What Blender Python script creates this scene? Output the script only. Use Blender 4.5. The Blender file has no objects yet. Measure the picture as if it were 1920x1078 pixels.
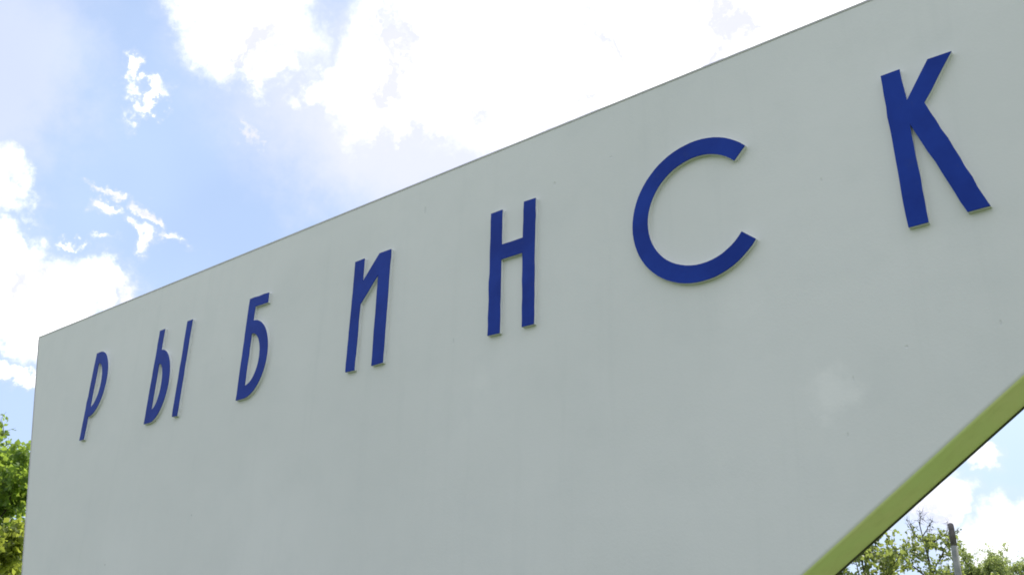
import bpy, bmesh, math, random
import numpy as np
from mathutils import Vector, Matrix

R = math.radians
scene = bpy.context.scene
col = scene.collection

# ------------------------------------------------------------------ camera
EYE = Vector((0.0, -4.0285, 1.6))          # the front of the panel lies in the plane y = 0
cam_d = bpy.data.cameras.new('camera')
cam = bpy.data.objects.new('camera', cam_d)
col.objects.link(cam)
cam_d.sensor_width = 36.0
cam_d.lens = 1797.27 / 1920 * 36.0
cam_d.clip_start, cam_d.clip_end = 0.05, 5000
right = Vector((0.77813372, 0.62761557, 0.02462964))
up = Vector((0.22550176, -0.31575153, 0.92165608))
fwd = Vector((-0.58622255, 0.71161765, 0.38722532))
m = Matrix((right, up, -fwd)).transposed().to_4x4()
m.translation = EYE
cam.matrix_world = m
scene.camera = cam
scene.cycles.max_bounces, scene.cycles.diffuse_bounces, scene.cycles.transmission_bounces = 6, 3, 4
scene.cycles.filter_width = 1.8
scene.render.resolution_x, scene.render.resolution_y = 1024, 574

# ------------------------------------------------------------------ light
SUN_AZ, SUN_EL = 8.0, 52.0               # degrees; azimuth from +Y, positive to the right
sd = Vector((math.sin(R(SUN_AZ)) * math.cos(R(SUN_EL)), math.cos(R(SUN_AZ)) * math.cos(R(SUN_EL)), math.sin(R(SUN_EL))))
sun_d = bpy.data.lights.new('sun', 'SUN')
sun_d.energy, sun_d.angle, sun_d.color = 4.0, R(0.5), (1.0, 0.95, 0.87)
sun = bpy.data.objects.new('sun', sun_d)
sun.rotation_euler = sd.to_track_quat('Z', 'Y').to_euler()
sun.location = (0, 10, 20)
col.objects.link(sun)

scene.view_settings.view_transform = 'Standard'
scene.view_settings.look = 'None'
scene.view_settings.gamma = 1.0
scene.view_settings.exposure = 0.25
scene.view_settings.use_curve_mapping = False


class NT:
    """small helper for writing node trees"""
    def __init__(self, tree):
        self.t = tree
        tree.nodes.clear()

    def n(self, typ, **kw):
        nd = self.t.nodes.new(typ)
        for k, v in kw.items():
            setattr(nd, k, v)
        return nd

    def put(self, sock, v):
        if isinstance(v, bpy.types.NodeSocket):
            self.t.links.new(v, sock)
        elif v is not None:
            sock.default_value = v

    def math(self, op, a, b=None, c=None, clamp=False):
        nd = self.n('ShaderNodeMath', operation=op, use_clamp=clamp)
        for i, v in enumerate((a, b, c)):
            self.put(nd.inputs[i], v)
        return nd.outputs[0]

    def noise(self, vec, scale, detail=6, rough=0.55, dist=0.0, out='Fac'):
        nd = self.n('ShaderNodeTexNoise')
        self.put(nd.inputs['Vector'], vec)
        self.put(nd.inputs['Scale'], scale)
        self.put(nd.inputs['Detail'], detail)
        self.put(nd.inputs['Roughness'], rough)
        self.put(nd.inputs['Distortion'], dist)
        return nd.outputs[out]

    def ramp(self, v, a, b, lo=0.0, hi=1.0, smooth=True):
        nd = self.n('ShaderNodeMapRange', interpolation_type='SMOOTHSTEP' if smooth else 'LINEAR')
        self.put(nd.inputs['Value'], v)
        for k, x in (('From Min', a), ('From Max', b), ('To Min', lo), ('To Max', hi)):
            self.put(nd.inputs[k], x)
        return nd.outputs[0]

    def mix(self, f, a, b, blend='MIX'):
        nd = self.n('ShaderNodeMix', data_type='RGBA', blend_type=blend)
        self.put(nd.inputs[0], f)
        self.put(nd.inputs[6], a)
        self.put(nd.inputs[7], b)
        return nd.outputs[2]


# ------------------------------------------------------------------ sky: NISHITA plus broken cloud
SKY_STRENGTH, VEIL = 0.15, 0.55
world = bpy.data.worlds.new('World')
scene.world = world
world.use_nodes = True
N = NT(world.node_tree)
co = N.n('ShaderNodeTexCoord').outputs['Generated']
sky = N.n('ShaderNodeTexSky', sky_type='NISHITA', sun_disc=False)
sky.sun_elevation, sky.sun_rotation = R(SUN_EL), R(SUN_AZ)
sky.air_density, sky.dust_density, sky.ozone_density = 1.0, 1.6, 1.0
sep = N.n('ShaderNodeSeparateXYZ')
N.put(sep.inputs[0], co)
sx, sy, sz = sep.outputs
az = N.math('MULTIPLY', N.math('ARCTAN2', sx, sy), 180 / math.pi)
el = N.math('MULTIPLY', N.math('ARCSINE', sz), 180 / math.pi)
wa = N.noise(co, 9.0, 5, 0.62, 0.0, 'Color')                  # ragged edges: the direction is warped before the clouds are cut out
wb = N.noise(co, 34.0, 5, 0.68, 0.0, 'Color')
def vmath(op, a, b=None, c=None):
    nd = N.n('ShaderNodeVectorMath', operation=op)
    for i, v in enumerate((a, b, c)):
        N.put(nd.inputs[i], v)
    return nd.outputs['Value' if op in ('LENGTH', 'DOT_PRODUCT') else 0]
ae = N.n('ShaderNodeCombineXYZ')
N.put(ae.inputs[0], az)
N.put(ae.inputs[1], el)
wae = vmath('ADD', ae.outputs[0], vmath('MULTIPLY', vmath('SUBTRACT', wa, (.5, .5, .5)), (9.0, 7.0, 0)))
wae = vmath('ADD', wae, vmath('MULTIPLY', vmath('SUBTRACT', wb, (.5, .5, .5)), (3.6, 3.0, 0)))
# open cumulus over the whole sky
field = N.math('MULTIPLY', N.math('SUBTRACT', N.noise(co, 2.6, 4, 0.55), 0.55), 5.0)
# the part of the sky over the sign, where single clouds can be told apart
win = N.math('MULTIPLY', N.math('MULTIPLY', N.ramp(az, -88, -76), N.ramp(az, -6, 6, 1, 0)), N.ramp(el, 42, 54, 1, 0))
field = N.math('MULTIPLY_ADD', win, -3.0, field)
clouds = [  # azimuth, elevation, half width, half height, tilt, weight
    (-58.6, 36.6, 4.0, 3.2, -12, 1.0), (-62.0, 38.2, 2.6, 2.2, 0, 1.0), (-56.6, 34.4, 1.6, 1.5, 0, .8),
    (-36.0, 38.0, 14.0, 6.6, 6, 1.6), (-47.5, 35.0, 4.6, 3.2, 0, 1.2), (-51.5, 33.8, 2.0, 1.3, 0, .8), (-22.0, 37.0, 14.0, 8.0, 0, 1.4),
    (-63.7, 30.5, 1.5, .42, 30, .9), (-65.2, 31.3, .55, .7, 0, .9),
    (-71.2, 24.4, 1.9, 1.6, 0, 1.0),
    (-67.6, 18.4, 3.9, 2.3, 10, 1.2), (-64.4, 19.4, 2.0, 1.4, 15, 1.0), (-70.0, 20.4, 2.2, 1.7, 0, 1.0), (-69.5, 16.8, 1.8, .9, 0, .9),
    (-65.3, 24.5, .7, .34, 0, .8), (-63.0, 24.8, .75, .30, -35, .8), (-63.1, 23.1, .85, .50, -45, .9), (-65.2, 25.7, .5, .22, 0, .7),
    (-61.4, 23.6, .9, .22, -15, .6), (-56.4, 30.2, .28, .5, 20, .5), (-66.3, 22.3, .7, .25, 0, .7),
    (-68.6, 14.8, 2.6, .45, 4, .9),
    (-11.0, 7.7, 4.2, 1.2, 2, .7), (-16.8, 9.4, 2.0, 1.2, 20, .9), (-13.8, 12.3, 1.2, .6, -30, .8),
]
for a, e, ra, re, tl, w in clouds:
    mp = N.n('ShaderNodeMapping', vector_type='TEXTURE')
    N.put(mp.inputs['Vector'], wae)
    mp.inputs['Location'].default_value = (a, e, 0)
    mp.inputs['Rotation'].default_value = (0, 0, R(tl))
    mp.inputs['Scale'].default_value = (ra, re, 1)
    f = N.math('MULTIPLY_ADD', vmath('LENGTH', mp.outputs[0]), -w, w)
    field = N.math('MAXIMUM', field, f)
mask = N.ramp(field, -0.42, 0.58)
# thin high cloud between the cumulus
veil = N.ramp(N.noise(co, 3.4, 3, 0.5), .34, .70, VEIL, .86)
vb = N.n('ShaderNodeMapping', vector_type='TEXTURE')
N.put(vb.inputs['Vector'], wae)
vb.inputs['Location'].default_value = (-40, 33, 0)
vb.inputs['Scale'].default_value = (22, 9, 1)
vl = N.n('ShaderNodeMapping', vector_type='TEXTURE')
N.put(vl.inputs['Vector'], wae)
vl.inputs['Location'].default_value = (-73, 30, 0)
vl.inputs['Scale'].default_value = (8, 9, 1)
near = N.math('MAXIMUM', N.ramp(vmath('LENGTH', vl.outputs[0]), .3, 1.0, .5, 0), N.math('MAXIMUM', N.math('MULTIPLY', N.ramp(field, -1.0, .2), .30), N.ramp(vmath('LENGTH', vb.outputs[0]), .45, 1.1, .85, 0)))
skyc = N.mix(veil, sky.outputs[0], (3.5, 4.5, 6.4, 1))
skyc = N.mix(near, skyc, (5.2, 5.3, 6.3, 1))
ccol = N.mix(N.ramp(N.noise(wae, .22, 4, 0.65), .36, .56), (5.1, 5.2, 6.1, 1), (10.5, 10.3, 10.2, 1))
skyc = N.mix(mask, skyc, ccol)
bg = N.n('ShaderNodeBackground')
N.put(bg.inputs[0], skyc)
bg.inputs[1].default_value = SKY_STRENGTH
N.put(N.n('ShaderNodeOutputWorld').inputs[0], bg.outputs[0])


# ------------------------------------------------------------------ helpers
def new_mat(name):
    mt = bpy.data.materials.new(name)
    mt.use_nodes = True
    k = NT(mt.node_tree)
    out = k.n('ShaderNodeOutputMaterial')
    return mt, k, out


def principled(k, out, base, rough=0.6, spec=0.4, normal=None):
    b = k.n('ShaderNodeBsdfPrincipled')
    k.put(b.inputs['Base Color'], base)
    k.put(b.inputs['Roughness'], rough)
    b.inputs['Specular IOR Level'].default_value = spec
    if normal is not None:
        k.put(b.inputs['Normal'], normal)
    k.put(out.inputs[0], b.outputs[0])
    return b


def bump(k, h, strength, dist):
    b = k.n('ShaderNodeBump')
    b.inputs['Strength'].default_value = strength
    b.inputs['Distance'].default_value = dist
    k.put(b.inputs['Height'], h)
    return b.outputs[0]


def mesh_obj(name, verts, faces, mat, parent=None, smooth=False):
    me = bpy.data.meshes.new(name)
    me.from_pydata([tuple(v) for v in verts], [], faces)
    me.update()
    return link(name, me, mat, parent, smooth)


def link(name, me, mat, parent=None, smooth=False):
    for q in (mat if isinstance(mat, (list, tuple)) else [mat]):
        me.materials.append(q)
    if smooth:
        me.polygons.foreach_set('use_smooth', [True] * len(me.polygons))
    o = bpy.data.objects.new(name, me)
    col.objects.link(o)
    if parent:
        o.parent = parent
        o.matrix_parent_inverse = Matrix.Translation(parent.location).inverted()
    return o


def empty(name, loc, label, cat, group=None):
    o = bpy.data.objects.new(name, None)
    o.location = loc
    o.empty_display_size = 0.3
    o['label'], o['category'] = label, cat
    if group:
        o['group'] = group
    col.objects.link(o)
    return o


# ------------------------------------------------------------------ materials
def mat_panel():
    mt, k, out = new_mat('off_white_panel_paint')
    co = k.n('ShaderNodeTexCoord').outputs['Object']
    s = k.n('ShaderNodeSeparateXYZ')
    k.put(s.inputs[0], co)
    c = k.mix(k.ramp(k.noise(co, 0.5, 4, 0.5), .35, .65), (.71, .70, .65, 1), (.755, .74, .69, 1))
    c = k.mix(k.math('MULTIPLY', k.ramp(k.noise(co, 3.0, 7, 0.65), .42, .75), .16), c, (.57, .585, .55, 1))
    # faint rain streaks running down the face
    st = k.n('ShaderNodeMapping')
    k.put(st.inputs['Vector'], co)
    st.inputs['Scale'].default_value = (7.0, 1.0, .35)
    c = k.mix(k.math('MULTIPLY', k.ramp(k.noise(st.outputs[0], 1.0, 6, .65), .52, .75), .11), c, (.52, .535, .49, 1))
    # lighter patches with ragged edges (x, z, radius, strength)
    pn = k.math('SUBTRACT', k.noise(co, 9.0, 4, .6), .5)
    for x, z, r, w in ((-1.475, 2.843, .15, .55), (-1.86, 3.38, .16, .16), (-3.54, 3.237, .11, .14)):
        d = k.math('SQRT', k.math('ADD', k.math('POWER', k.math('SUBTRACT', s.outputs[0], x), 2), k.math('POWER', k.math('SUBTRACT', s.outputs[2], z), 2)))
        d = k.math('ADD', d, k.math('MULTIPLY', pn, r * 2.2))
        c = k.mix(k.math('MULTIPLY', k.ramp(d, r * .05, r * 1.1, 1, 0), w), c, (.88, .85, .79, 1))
    # small chips and specks
    v = k.n('ShaderNodeTexVoronoi')
    k.put(v.inputs['Vector'], co)
    v.inputs['Scale'].default_value = 3.4
    sp = k.math('MULTIPLY', k.ramp(v.outputs['Distance'], .012, .035, 1, 0), k.ramp(k.noise(co, 1.7, 2), .50, .56))
    c = k.mix(k.math('MULTIPLY', sp, .45), c, (.35, .35, .33, 1))
    # single knocks in the plaster (x, z, half width, half height)
    for x, z, rx, rz in ((-4.088, 4.537, .012, .035), (-1.421, 3.884, .006, .014), (-1.139, 2.986, .008, .008), (-1.431, 2.645, .006, .012), (-.764, 3.013, .006, .014),
                         (-2.612, 4.428, .014, .006), (-3.011, 4.386, .012, .016), (-1.38, 2.887, .005, .014), (-3.769, 3.547, .007, .02), (-6.2, 3.9, .008, .012)):
        d = k.math('ADD', k.math('POWER', k.math('MULTIPLY', k.math('SUBTRACT', s.outputs[0], x), 1 / rx), 2), k.math('POWER', k.math('MULTIPLY', k.math('SUBTRACT', s.outputs[2], z), 1 / rz), 2))
        sp = k.math('MAXIMUM', sp, k.ramp(d, .2, 1.0, 1, 0))
    c = k.mix(k.math('MULTIPLY', sp, .20), c, (.45, .45, .43, 1))
    h = k.math('ADD', k.math('MULTIPLY', k.noise(co, 70, 2, .6), .22), k.noise(co, 2.6, 3, .5))
    h = k.math('SUBTRACT', h, k.math('MULTIPLY', sp, .6))
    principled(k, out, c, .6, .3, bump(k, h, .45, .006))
    return mt


def mat_soffit():
    mt, k, out = new_mat('underside_bounce_tint')
    co = k.n('ShaderNodeTexCoord').outputs['Object']
    c = k.mix(k.ramp(k.noise(co, 2.3, 5, .55), .35, .68), (.84, .92, .40, 1), (.90, .90, .43, 1))  # pale underside; the yellow-green bounce from the grass is put into its colour
    c = k.mix(k.math('MULTIPLY', k.ramp(k.noise(co, 9, 6, .65), .45, .72), .45), c, (.72, .76, .30, 1))
    principled(k, out, c, .6, .3)
    return mt


def mat_plain(name, a, b, scale, rough, spec=.4, bs=0.0, bd=.002):
    mt, k, out = new_mat(name)
    co = k.n('ShaderNodeTexCoord').outputs['Object']
    f = k.noise(co, scale, 6, .6)
    c = k.mix(k.ramp(f, .33, .67), a + (1,), b + (1,))
    principled(k, out, c, rough, spec, bump(k, k.noise(co, scale * 6, 4), bs, bd) if bs else None)
    return mt


def mat_blue():
    mt, k, out = new_mat('blue_letter_paint')
    co = k.n('ShaderNodeTexCoord').outputs['Object']
    c = k.mix(k.ramp(k.noise(co, 3.5, 5, .6), .3, .7), (.004, .028, .235, 1), (.008, .042, .31, 1))
    c = k.mix(k.math('MULTIPLY', k.ramp(k.noise(co, 9, 6, .65, .4), .60, .74), .35), c, (.03, .055, .20, 1))
    principled(k, out, c, .5, .15, bump(k, k.noise(co, 30, 4), .25, .002))
    return mt


def mat_leaf(name, a, b, trans, wt=.45):
    mt, k, out = new_mat(name)
    rnd = k.n('ShaderNodeNewGeometry').outputs['Random Per Island']
    c = k.mix(rnd, a + (1,), b + (1,))
    t = k.mix(rnd, tuple(x * .75 for x in trans) + (1,), trans + (1,))
    d = k.n('ShaderNodeBsdfPrincipled')
    k.put(d.inputs['Base Color'], c)
    d.inputs['Roughness'].default_value = .42
    d.inputs['Specular IOR Level'].default_value = .45
    tr = k.n('ShaderNodeBsdfTranslucent')
    k.put(tr.inputs[0], t)
    mx = k.n('ShaderNodeMixShader')
    mx.inputs[0].default_value = wt
    k.put(mx.inputs[1], d.outputs[0])
    k.put(mx.inputs[2], tr.outputs[0])
    k.put(out.inputs[0], mx.outputs[0])
    return mt


def mat_grass():
    mt, k, out = new_mat('meadow_grass')
    co = k.n('ShaderNodeTexCoord').outputs['Object']
    c = k.mix(k.ramp(k.noise(co, .25, 6, .6), .35, .65), (.11, .165, .035, 1), (.15, .185, .045, 1))
    c = k.mix(k.math('MULTIPLY', k.noise(co, 14, 6, .7), .6), c, (.05, .085, .018, 1))
    principled(k, out, c, .8, .2, bump(k, k.noise(co, 40, 6, .7), .8, .06))
    return mt


M_PANEL, M_SOFFIT, M_BLUE, M_GRASS = mat_panel(), mat_soffit(), mat_blue(), mat_grass()
M_EDGE = mat_plain('letter_edge_paint', (.70, .71, .70), (.78, .78, .76), 6, .5)
M_TRIM = mat_plain('capping_metal', (.48, .46, .45), (.58, .55, .54), 5, .5)
M_DARK = mat_plain('dark_drip_trim', (.05, .055, .03), (.08, .08, .05), 8, .6)
M_CONC = mat_plain('concrete', (.30, .29, .27), (.40, .39, .36), 4, .85, .3, .5, .01)
M_BARK = mat_plain('dark_bark', (.035, .028, .022), (.085, .07, .055), 9, .9, .2, .8, .02)
M_POLE = mat_plain('weathered_pole', (.19, .195, .17), (.27, .27, .24), 5, .85, .25, .5, .01)
M_POLETOP = mat_plain('dark_pole_top', (.10, .085, .09), (.18, .155, .16), 7, .8, .25, .5, .01)  # darker tone for the upper end of the pole
M_STEEL = mat_plain('galvanised_steel', (.20, .20, .21), (.30, .30, .31), 6, .5)
M_PORC = mat_plain('porcelain', (.35, .33, .30), (.45, .43, .4), 6, .3)

# ------------------------------------------------------------------ ground
gs, gn = 1600.0, 40
gv, gf = [], []
for j in range(gn + 1):
    for i in range(gn + 1):
        u, v = (i / gn * 2 - 1), (j / gn * 2 - 1)
        x, y = gs * math.copysign(abs(u) ** 3, u), gs * math.copysign(abs(v) ** 3, v)
        gv.append((x, y, .12 * math.sin(x * .05) * math.sin(y * .043 + 1) * min(1, math.hypot(x, y) / 40)))
for j in range(gn):
    for i in range(gn):
        a = j * (gn + 1) + i
        gf.append((a, a + 1, a + gn + 2, a + gn + 1))
ground = mesh_obj('ground', gv, gf, M_GRASS, smooth=True)
ground['kind'] = 'structure'
ground['label'] = 'grass covered ground around the town sign'

# ------------------------------------------------------------------ the town sign
sign = empty('town_sign', (-6.2, .13, 0), 'large off-white ship-shaped town sign with blue Cyrillic letters, bright sky behind it', 'sign')
T = 0.262
OUT = [(-8.04, .22), (-4.245, .22), (2.06, 4.79), (-9.447, 4.745)]      # panel outline (x, z)
me = bpy.data.meshes.new('panel')
bm = bmesh.new()
fr = [bm.verts.new((x, 0, z)) for x, z in OUT]
bk = [bm.verts.new((x, T, z)) for x, z in OUT]
bm.faces.new(fr)
bm.faces.new(bk[::-1])
for i in range(4):
    j = (i + 1) % 4
    f = bm.faces.new((fr[j], fr[i], bk[i], bk[j]))
    if i == 1:
        f.material_index = 1
bmesh.ops.recalc_face_normals(bm, faces=bm.faces)
soft = [bm.edges.get((fr[1], fr[2]))]           # only the front arris of the underside is rounded
bmesh.ops.bevel(bm, geom=soft, offset=.020, segments=5, profile=.5, affect='EDGES', material=-1)
bm.to_mesh(me)
bm.free()
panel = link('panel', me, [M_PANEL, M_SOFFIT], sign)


def bar(name, a, b, up_, w, h, mat, parent):
    """rectangular bar from a to b; w along the wall normal (y), h along up_"""
    a, b = Vector(a), Vector(b)
    n = Vector((0, 1, 0)) * (w / 2)
    u = Vector(up_).normalized() * (h / 2)
    v = []
    for p in (a, b):
        v += [p - n - u, p + n - u, p + n + u, p - n + u]
    return mesh_obj(name, v, [(0, 1, 2, 3), (7, 6, 5, 4), (0, 4, 5, 1), (1, 5, 6, 2), (2, 6, 7, 3), (3, 7, 4, 0)], mat, parent)


d = Vector((2.06 + 9.447, 0, 4.79 - 4.745)).normalized()
nrm = Vector((-d.z, 0, d.x))
bar('top_capping', Vector((-9.462, T / 2, 4.745)) + nrm * .004, Vector((2.05, T / 2, 4.79)) + nrm * .004, nrm, T + .006, .011, M_TRIM, sign)
d = Vector((-8.04 + 9.447, 0, .22 - 4.745)).normalized()
nrm = Vector((-d.z, 0, d.x)) * -1
bar('side_capping', Vector((-9.447, T / 2, 4.735)) - nrm * -.004, Vector((-8.04, T / 2, .222)) - nrm * -.004, nrm, T + .006, .010, M_TRIM, sign)
d = Vector((2.06 + 4.245, 0, 4.79 - .22)).normalized()
nrm = Vector((d.z, 0, -d.x))
bar('drip_edge', Vector((-4.24, T - .004, .222)) + nrm * .002, Vector((2.04, T - .004, 4.775)) + nrm * .002, nrm, .010, .007, M_DARK, sign)
# concrete plinth below
px = [(-8.5, -.2), (-3.8, -.2), (-3.95, .223), (-8.35, .223)]
pv = [(x, -.35, z) for x, z in px] + [(x, T + .35, z) for x, z in px]
mesh_obj('plinth', pv, [(3, 2, 1, 0), (4, 5, 6, 7), (0, 1, 5, 4), (1, 2, 6, 5), (2, 3, 7, 6), (3, 0, 4, 7)], M_CONC, sign)


def arc(cx, cz, rx, rz, a0, a1, n=20):
    return [(cx + rx * math.cos(R(a0 + (a1 - a0) * i / n)), cz + rz * math.sin(R(a0 + (a1 - a0) * i / n))) for i in range(n + 1)]


Z0, HT = 3.527, .810
def bowl(x0, stem, xo, zo0, zo1, xi, zi0, zi1):
    """outer arc (bottom to top) and inner hole of a D-shaped bowl"""
    zc, rz = (zo0 + zo1) / 2, (zo1 - zo0) / 2
    o = arc(x0 + stem, zc, xo - stem, rz, -90, 90, 28)
    zc, rz = (zi0 + zi1) / 2, (zi1 - zi0) / 2
    i = arc(x0 + stem + .002, zc, xi - stem, rz, -90, 90, 24)
    return o, i


glyphs = []
# Р
x = -8.197
o, i = bowl(x, .074, .268, .205, HT, .180, .295, .700)
glyphs.append(('Р', [([(x, 0), (x + .074, 0), (x + .074, .205)] + o[1:] + [(x, HT)], [i])]))
# Ы
x = -7.173
o, i = bowl(x, .074, .266, 0, .625, .160, .110, .505)
glyphs.append(('Ы', [([(x, 0)] + o + [(x + .072, HT), (x, HT)], [i]),
                     ([(x + .402, 0), (x + .474, 0), (x + .472, HT), (x + .400, HT)], [])]))
# Б
x = -5.940
o, i = bowl(x, .083, .308, 0, .615, .214, .100, .510)
glyphs.append(('Б', [([(x, 0)] + o + [(x + .083, HT - .082), (x + .236, HT - .082), (x + .234, HT), (x, HT)], [i])]))
# И
glyphs.append(('И', [([(-4.742, 0), (-4.652, 0), (-4.652, .470), (-4.499, .650), (-4.490, 0), (-4.383, 0), (-4.390, HT), (-4.502, HT),
                       (-4.650, .638), (-4.652, HT), (-4.745, HT)], [])]))
# Н
glyphs.append(('Н', [([(-3.499, 0), (-3.405, 0), (-3.410, .472), (-3.246, .472), (-3.240, 0), (-3.152, 0), (-3.156, HT), (-3.244, HT), (-3.246, .572),
                       (-3.410, .572), (-3.414, HT), (-3.504, HT)], [])]))
# С
def cpt(a, r):
    rx = r * (.985 if math.cos(R(a)) < 0 else .955)
    return (-2.078 + rx * math.cos(R(a)), HT / 2 + r * math.sin(R(a)))
glyphs.append(('С', [([cpt(a, .408) for a in np.linspace(43, 321, 56)] + [cpt(a, .312) for a in np.linspace(321, 43, 50)], [])]))
# К
glyphs.append(('К', [([(-1.062, 0), (-.974, 0), (-.987, .505), (-.812, 0), (-.720, 0), (-.908, .592), (-.760, HT), (-.866, HT),
                       (-.984, .632), (-.992, HT), (-1.084, HT)], [])]))

DEPTH, PLATE = .026, .005
SC = (4.0285 - DEPTH) / 4.0285              # outlines were measured on the front of the plates


def place(p):
    return p[0] * SC, 1.6 + (Z0 + p[1] - 1.6) * SC


desc = {'Р': 'blue letter Р, leftmost on the panel', 'Ы': 'blue letter Ы in two pieces, second from left', 'Б': 'blue letter Б, third from left',
        'И': 'blue letter И with a short steep diagonal', 'Н': 'blue letter Н', 'С': 'blue letter С, open round ring', 'К': 'blue letter К, rightmost on the panel'}
rng = random.Random(3)


def slab(bm, outer, holes, y0, y1, cap, jit=0.0):
    loops0, loops1 = [], []
    for lp in [outer] + holes:
        pts = [place(p) for p in lp]
        loops0.append([bm.verts.new((a, y0, b)) for a, b in pts])
        loops1.append([bm.verts.new((a, y1, b)) for a, b in pts])
    for l0, l1 in zip(loops0, loops1):
        n = len(l0)
        for i in range(n):
            j = (i + 1) % n
            bm.faces.new((l0[i], l0[j], l1[j], l1[i]))
    es = []
    for l in (loops1 if cap == 1 else loops0):
        n = len(l)
        for i in range(n):
            e = bm.edges.get((l[i], l[(i + 1) % n]))
            es.append(e)
    bmesh.ops.triangle_fill(bm, use_beauty=True, use_dissolve=False, edges=es)


def hand_cut(lp):
    """outline cut by hand: long edges get a few points a millimetre or two off the line"""
    res = []
    for i, p in enumerate(lp):
        q = lp[(i + 1) % len(lp)]
        L = math.hypot(q[0] - p[0], q[1] - p[1])
        g = .0012 if L > .06 else .0003
        res.append((p[0] + rng.gauss(0, g), p[1] + rng.gauss(0, g)))
        k = int(L / .055)
        for j in range(1, k):
            t = j / k
            res.append((p[0] + (q[0] - p[0]) * t + rng.gauss(0, .0013), p[1] + (q[1] - p[1]) * t + rng.gauss(0, .0013)))
    return res


glyphs = [(ch, [(hand_cut(o), [hand_cut(h) for h in hs]) for o, hs in ps]) for ch, ps in glyphs]
for ch, pieces in glyphs:
    me = bpy.data.meshes.new('letter')
    bm = bmesh.new()
    for outer, holes in pieces:
        slab(bm, outer, holes, .0, -(DEPTH - PLATE), 0)
    bmesh.ops.recalc_face_normals(bm, faces=bm.faces)
    bm.to_mesh(me); bm.free()
    L = link('letter', me, M_EDGE, sign)
    L['label'] = desc[ch]
    me = bpy.data.meshes.new('face')
    bm = bmesh.new()
    for outer, holes in pieces:
        slab(bm, outer, holes, -(DEPTH - PLATE), -DEPTH, 1)
    bmesh.ops.recalc_face_normals(bm, faces=bm.faces)
    bm.to_mesh(me); bm.free()
    F = link('face', me, M_BLUE)
    F.parent = L


# ------------------------------------------------------------------ trees
def at(azd, dist, z=0.0):
    return Vector((dist * math.sin(R(azd)), EYE.y + dist * math.cos(R(azd)), z))


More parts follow.
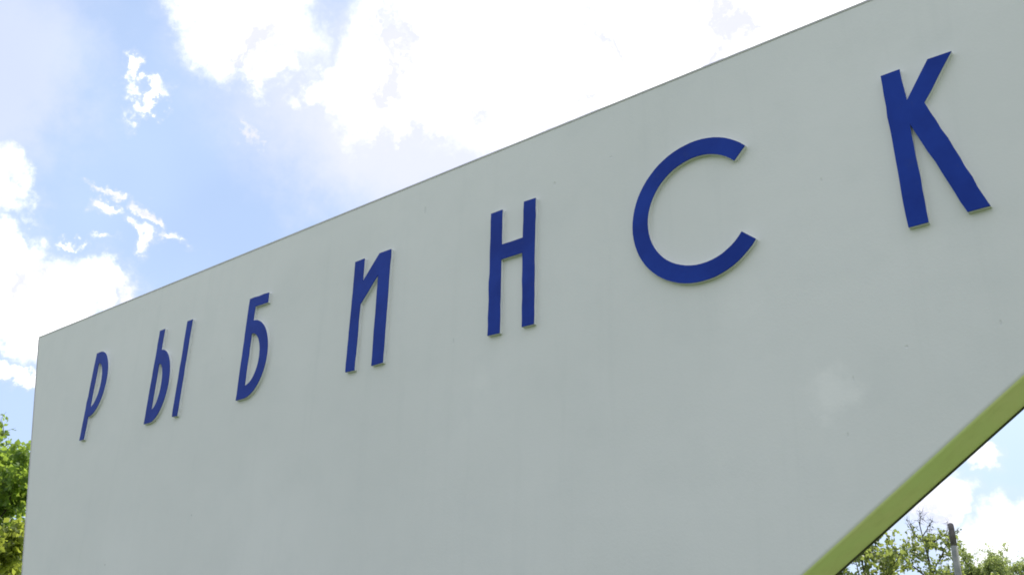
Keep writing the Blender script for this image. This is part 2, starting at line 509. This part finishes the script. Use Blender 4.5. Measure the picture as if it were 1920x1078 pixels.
def tree(name, label, base, height, spread, seed, leaf, mat, bark=M_BARK, limbs=14, subs=8, twigs=7, per=9, clear=.16,
         trunk_r=.11, droop=0.0, shape=1.0, bare_top=0.0, leafiness=1.0, width=.36, group=None):
    """trunk with limbs, side branches and twigs; each twig carries single leaves"""
    rg = np.random.default_rng(seed)
    V, F = [], []
    LP = []

    def tube(pts, r0, r1, k):
        b0 = len(V)
        n = len(pts)
        for i, p in enumerate(pts):
            t = pts[min(i + 1, n - 1)] - pts[max(i - 1, 0)]
            t = t / (np.linalg.norm(t) + 1e-9)
            ax = np.cross(t, [0.3, 0.2, 0.9] if abs(t[2]) < .9 else [1, 0, 0])
            ax /= np.linalg.norm(ax)
            bx = np.cross(t, ax)
            r = r0 + (r1 - r0) * i / (n - 1)
            for q in range(k):
                an = 2 * math.pi * q / k
                V.append(p + r * (math.cos(an) * ax + math.sin(an) * bx))
        for i in range(n - 1):
            for q in range(k):
                F.append((b0 + i * k + q, b0 + i * k + (q + 1) % k, b0 + (i + 1) * k + (q + 1) % k, b0 + (i + 1) * k + q))

    def path(p, d, L, n, wob, lift):
        pts = [p]
        d = d / np.linalg.norm(d)
        for _ in range(n):
            d = d + rg.normal(0, wob, 3) + np.array([0, 0, lift])
            d /= np.linalg.norm(d)
            p = p + d * L / n
            pts.append(p)
        return np.array(pts)

    def leaves(pts, cnt):
        if cnt > 0:
            LP.append((np.asarray(pts), cnt))

    H = height
    trunk = path(np.zeros(3), np.array([rg.normal(0, .03), rg.normal(0, .03), 1.0]), H * .93, 12, .045, .06)
    tube(trunk, trunk_r, trunk_r * .12, 9)
    for a in range(limbs):
        f = clear + (1 - clear) * (a + rg.uniform(0, .8)) / limbs
        f = min(f, .985)
        t = f * 12
        i = min(int(t), 11)
        p = trunk[i] + (trunk[i + 1] - trunk[i]) * (t - i)
        g = (f - clear) / (1 - clear)
        env = (math.sin(math.pi * min(1, (g * .82 + .16))) ** .6) * shape + (1 - g) * (1 - shape)
        L = spread * max(.22, env) * rg.uniform(.8, 1.12)
        an = a * 2.399 + rg.normal(0, .3)
        rise = .25 + .9 * g
        lb = path(p, np.array([math.cos(an), math.sin(an), rise]), L, 7, .12, .05 - droop * .1)
        tube(lb, trunk_r * (.48 - .30 * g), trunk_r * .05, 6)
        for b in range(subs):
            u = .22 + .78 * (b + rg.uniform(0, 1)) / subs
            q = min(u, .99) * 7
            i = min(int(q), 6)
            p2 = lb[i] + (lb[i + 1] - lb[i]) * (q - i)
            d2 = (lb[i + 1] - lb[i]) / np.linalg.norm(lb[i + 1] - lb[i]) * .7 + rg.normal(0, .75, 3) + np.array([0, 0, .2])
            L2 = L * rg.uniform(.28, .5) * (1.1 - .45 * u)
            sb = path(p2, d2, L2, 4, .16, .05 - droop * .2)
            tube(sb, trunk_r * .10, trunk_r * .025, 4)
            top = (p2[2] / H)
            for c in range(twigs):
                u2 = (c + rg.uniform(.1, 1)) / twigs
                q2 = min(u2, .99) * 4
                i2 = min(int(q2), 3)
                p3 = sb[i2] + (sb[i2 + 1] - sb[i2]) * (q2 - i2)
                d3 = (sb[i2 + 1] - sb[i2]) / (np.linalg.norm(sb[i2 + 1] - sb[i2]) + 1e-9) * .5 + rg.normal(0, .8, 3) + np.array([0, 0, .1 - droop])
                tw = path(p3, d3, max(.16, spread * .11) * rg.uniform(.6, 1.3), 3, .2, -droop * .2)
                tube(tw, trunk_r * .028 + .002, .002, 3)
                n = per * leafiness * rg.uniform(.5, 1.4)
                if bare_top and top > 1 - bare_top:
                    n *= .12
                leaves(tw, int(n))
    # leading shoot
    leaves(trunk[-3:], int(per * 4 * (0.1 if bare_top else 1)))
    # one small folded blade for every leaf
    P = []
    for pts, cnt in LP:
        t = rg.uniform(.12, .999, cnt) * (len(pts) - 1)
        i = t.astype(int)
        P.append(pts[i] + (pts[i + 1] - pts[i]) * (t - i)[:, None])
    P = np.concatenate(P)
    n = len(P)
    unit = lambda q: q / (np.linalg.norm(q, axis=1)[:, None] + 1e-9)
    P = P + rg.normal(0, leaf * .45, (n, 3))
    d = unit(rg.normal(0, 1, (n, 3)) + np.array([0, 0, -.35 - droop]))
    s_ = unit(np.cross(d, rg.normal(0, 1, (n, 3))))
    nn = np.cross(d, s_)
    l = (leaf * rg.uniform(.65, 1.25, n))[:, None]
    LV = np.stack([P, P + d * l * .45 + s_ * l * width + nn * l * .10, P + d * l - nn * l * .08, P + d * l * .45 - s_ * l * width + nn * l * .10], 1).reshape(-1, 3)
    k4 = np.arange(n)[:, None] * 4
    LF = np.concatenate([k4 + np.array([[0, 1, 2]]), k4 + np.array([[0, 2, 3]])], 1).reshape(-1, 3)
    cm = bpy.data.meshes.new('crown')
    cm.vertices.add(len(LV)); cm.vertices.foreach_set('co', LV.ravel())
    cm.loops.add(LF.size); cm.loops.foreach_set('vertex_index', LF.ravel().astype(np.int32))
    cm.polygons.add(len(LF)); cm.polygons.foreach_set('loop_start', np.arange(0, LF.size, 3, dtype=np.int32))
    cm.update(calc_edges=True)
    e = empty(name, base, label, 'tree', group)
    o = mesh_obj('trunk', V, F, bark, smooth=True)
    o.parent = e
    c = link('crown', cm, mat)
    c.parent = e
    c['kind'] = 'stuff'
    return e


LF_A = mat_leaf('fresh_green_leaf', (.08, .15, .025), (.16, .24, .05), (.46, .62, .08), .58)
LF_B = mat_leaf('yellow_green_leaf', (.12, .16, .025), (.20, .24, .05), (.58, .66, .09), .58)
LF_C = mat_leaf('mixed_green_leaf', (.07, .11, .03), (.20, .22, .08), (.44, .52, .12), .55)
LF_D = mat_leaf('pale_willow_leaf', (.19, .25, .08), (.26, .31, .12), (.54, .64, .20), .55)

tree('leafy_tree', 'sunlit bright green leafy tree behind the left edge of the sign', at(-67.5, 17.5), 4.9, 2.0, 11, .10, LF_A, limbs=22, subs=11, twigs=9, per=17, clear=.08, trunk_r=.085, width=.42)
tree('leafy_tree', 'low yellow-green bushy tree in the bottom left corner, below the brighter green one', at(-67.9, 14.0), 3.1, 1.6, 12, .08, LF_B, limbs=20, subs=11, twigs=9, per=16, clear=.05, trunk_r=.06, width=.42)
tree('leafy_tree', 'taller thin tree with loose leafy twigs at the left edge of the picture', at(-69.6, 22.0), 6.25, 2.0, 13, .095, LF_A, limbs=20, subs=8, twigs=6, per=8, clear=.15, trunk_r=.09)
tree('leafy_tree', 'dense dark green tree directly below the slanted green underside of the sign', at(-19.7, 22.0), 5.0, 2.0, 21, .10, LF_C, limbs=18, subs=9, twigs=7, per=8, clear=.10, trunk_r=.09, width=.42)
tree('sparse_tree', 'sparse young tree with dark trunk and nearly bare top left of the pole', at(-15.95, 41.0), 8.75, 2.4, 26, .14, LF_C, limbs=20, subs=7, twigs=6, per=5, clear=.22, trunk_r=.13, shape=.7, bare_top=.13, width=.42)
tree('willow_tree', 'rounded pale green willow right of the wooden pole', at(-13.0, 52.0), 7.3, 3.6, 23, .12, LF_D, limbs=34, subs=14, twigs=10, per=17, clear=.10, trunk_r=.14, droop=.12, width=.26)
tree('sparse_tree', 'small thin leafy tree at the right edge of the picture beside the willow', at(-11.7, 40.0), 6.0, 1.5, 24, .10, LF_C, limbs=14, subs=6, twigs=4, per=5, clear=.2, trunk_r=.07, bare_top=.15)

# ------------------------------------------------------------------ the pole
pb = at(-14.86, 36.0)
pole = empty('utility_pole', pb, 'weathered wooden utility pole with dark top between sparse tree and willow', 'pole')


def lathe(name, prof, k, mat, parent, off=(0, 0)):
    v, f = [], []
    for r, z in prof:
        for q in range(k):
            an = 2 * math.pi * q / k
            v.append((off[0] + r * math.cos(an), off[1] + r * math.sin(an), z))
    for i in range(len(prof) - 1):
        for q in range(k):
            f.append((i * k + q, i * k + (q + 1) % k, (i + 1) * k + (q + 1) % k, (i + 1) * k + q))
    f.append(tuple(range(k))[::-1])
    f.append(tuple(range((len(prof) - 1) * k, len(prof) * k)))
    o = mesh_obj(name, v, f, mat, smooth=True)
    o.parent = parent
    return o


PT = 1.6 + 36.0 * math.tan(R(8.8))
lathe('shaft', [(.15, -.3), (.138, 2), (.122, 4.5), (.106, PT - .75)], 14, M_POLE, pole)
lathe('pole_top', [(.106, PT - .751), (.095, PT - .16), (.088, PT - .05), (.05, PT)], 14, M_POLETOP, pole)
for s, zz in ((1, .34), (-1, .60)):
    h = lathe('insulator', [(.012, PT - zz), (.03, PT - zz + .01), (.038, PT - zz + .05), (.026, PT - zz + .08), (.03, PT - zz + .11), (.012, PT - zz + .13)], 10, M_PORC, pole, (s * .19, 0))
    g = mesh_obj('hook', *(lambda vs: (vs, [(0, 1, 2, 3), (7, 6, 5, 4), (0, 4, 5, 1), (1, 5, 6, 2), (2, 6, 7, 3), (3, 7, 4, 0)]))(
        [(s * a, b, PT - zz - .005 + c) for a, b, c in ((.09, -.008, -.012), (.09, .008, -.012), (.09, .008, .004), (.09, -.008, .004),
                                                       (.195, -.008, -.008), (.195, .008, -.008), (.195, .008, .008), (.195, -.008, .008))]), M_STEEL)
    g.parent = pole
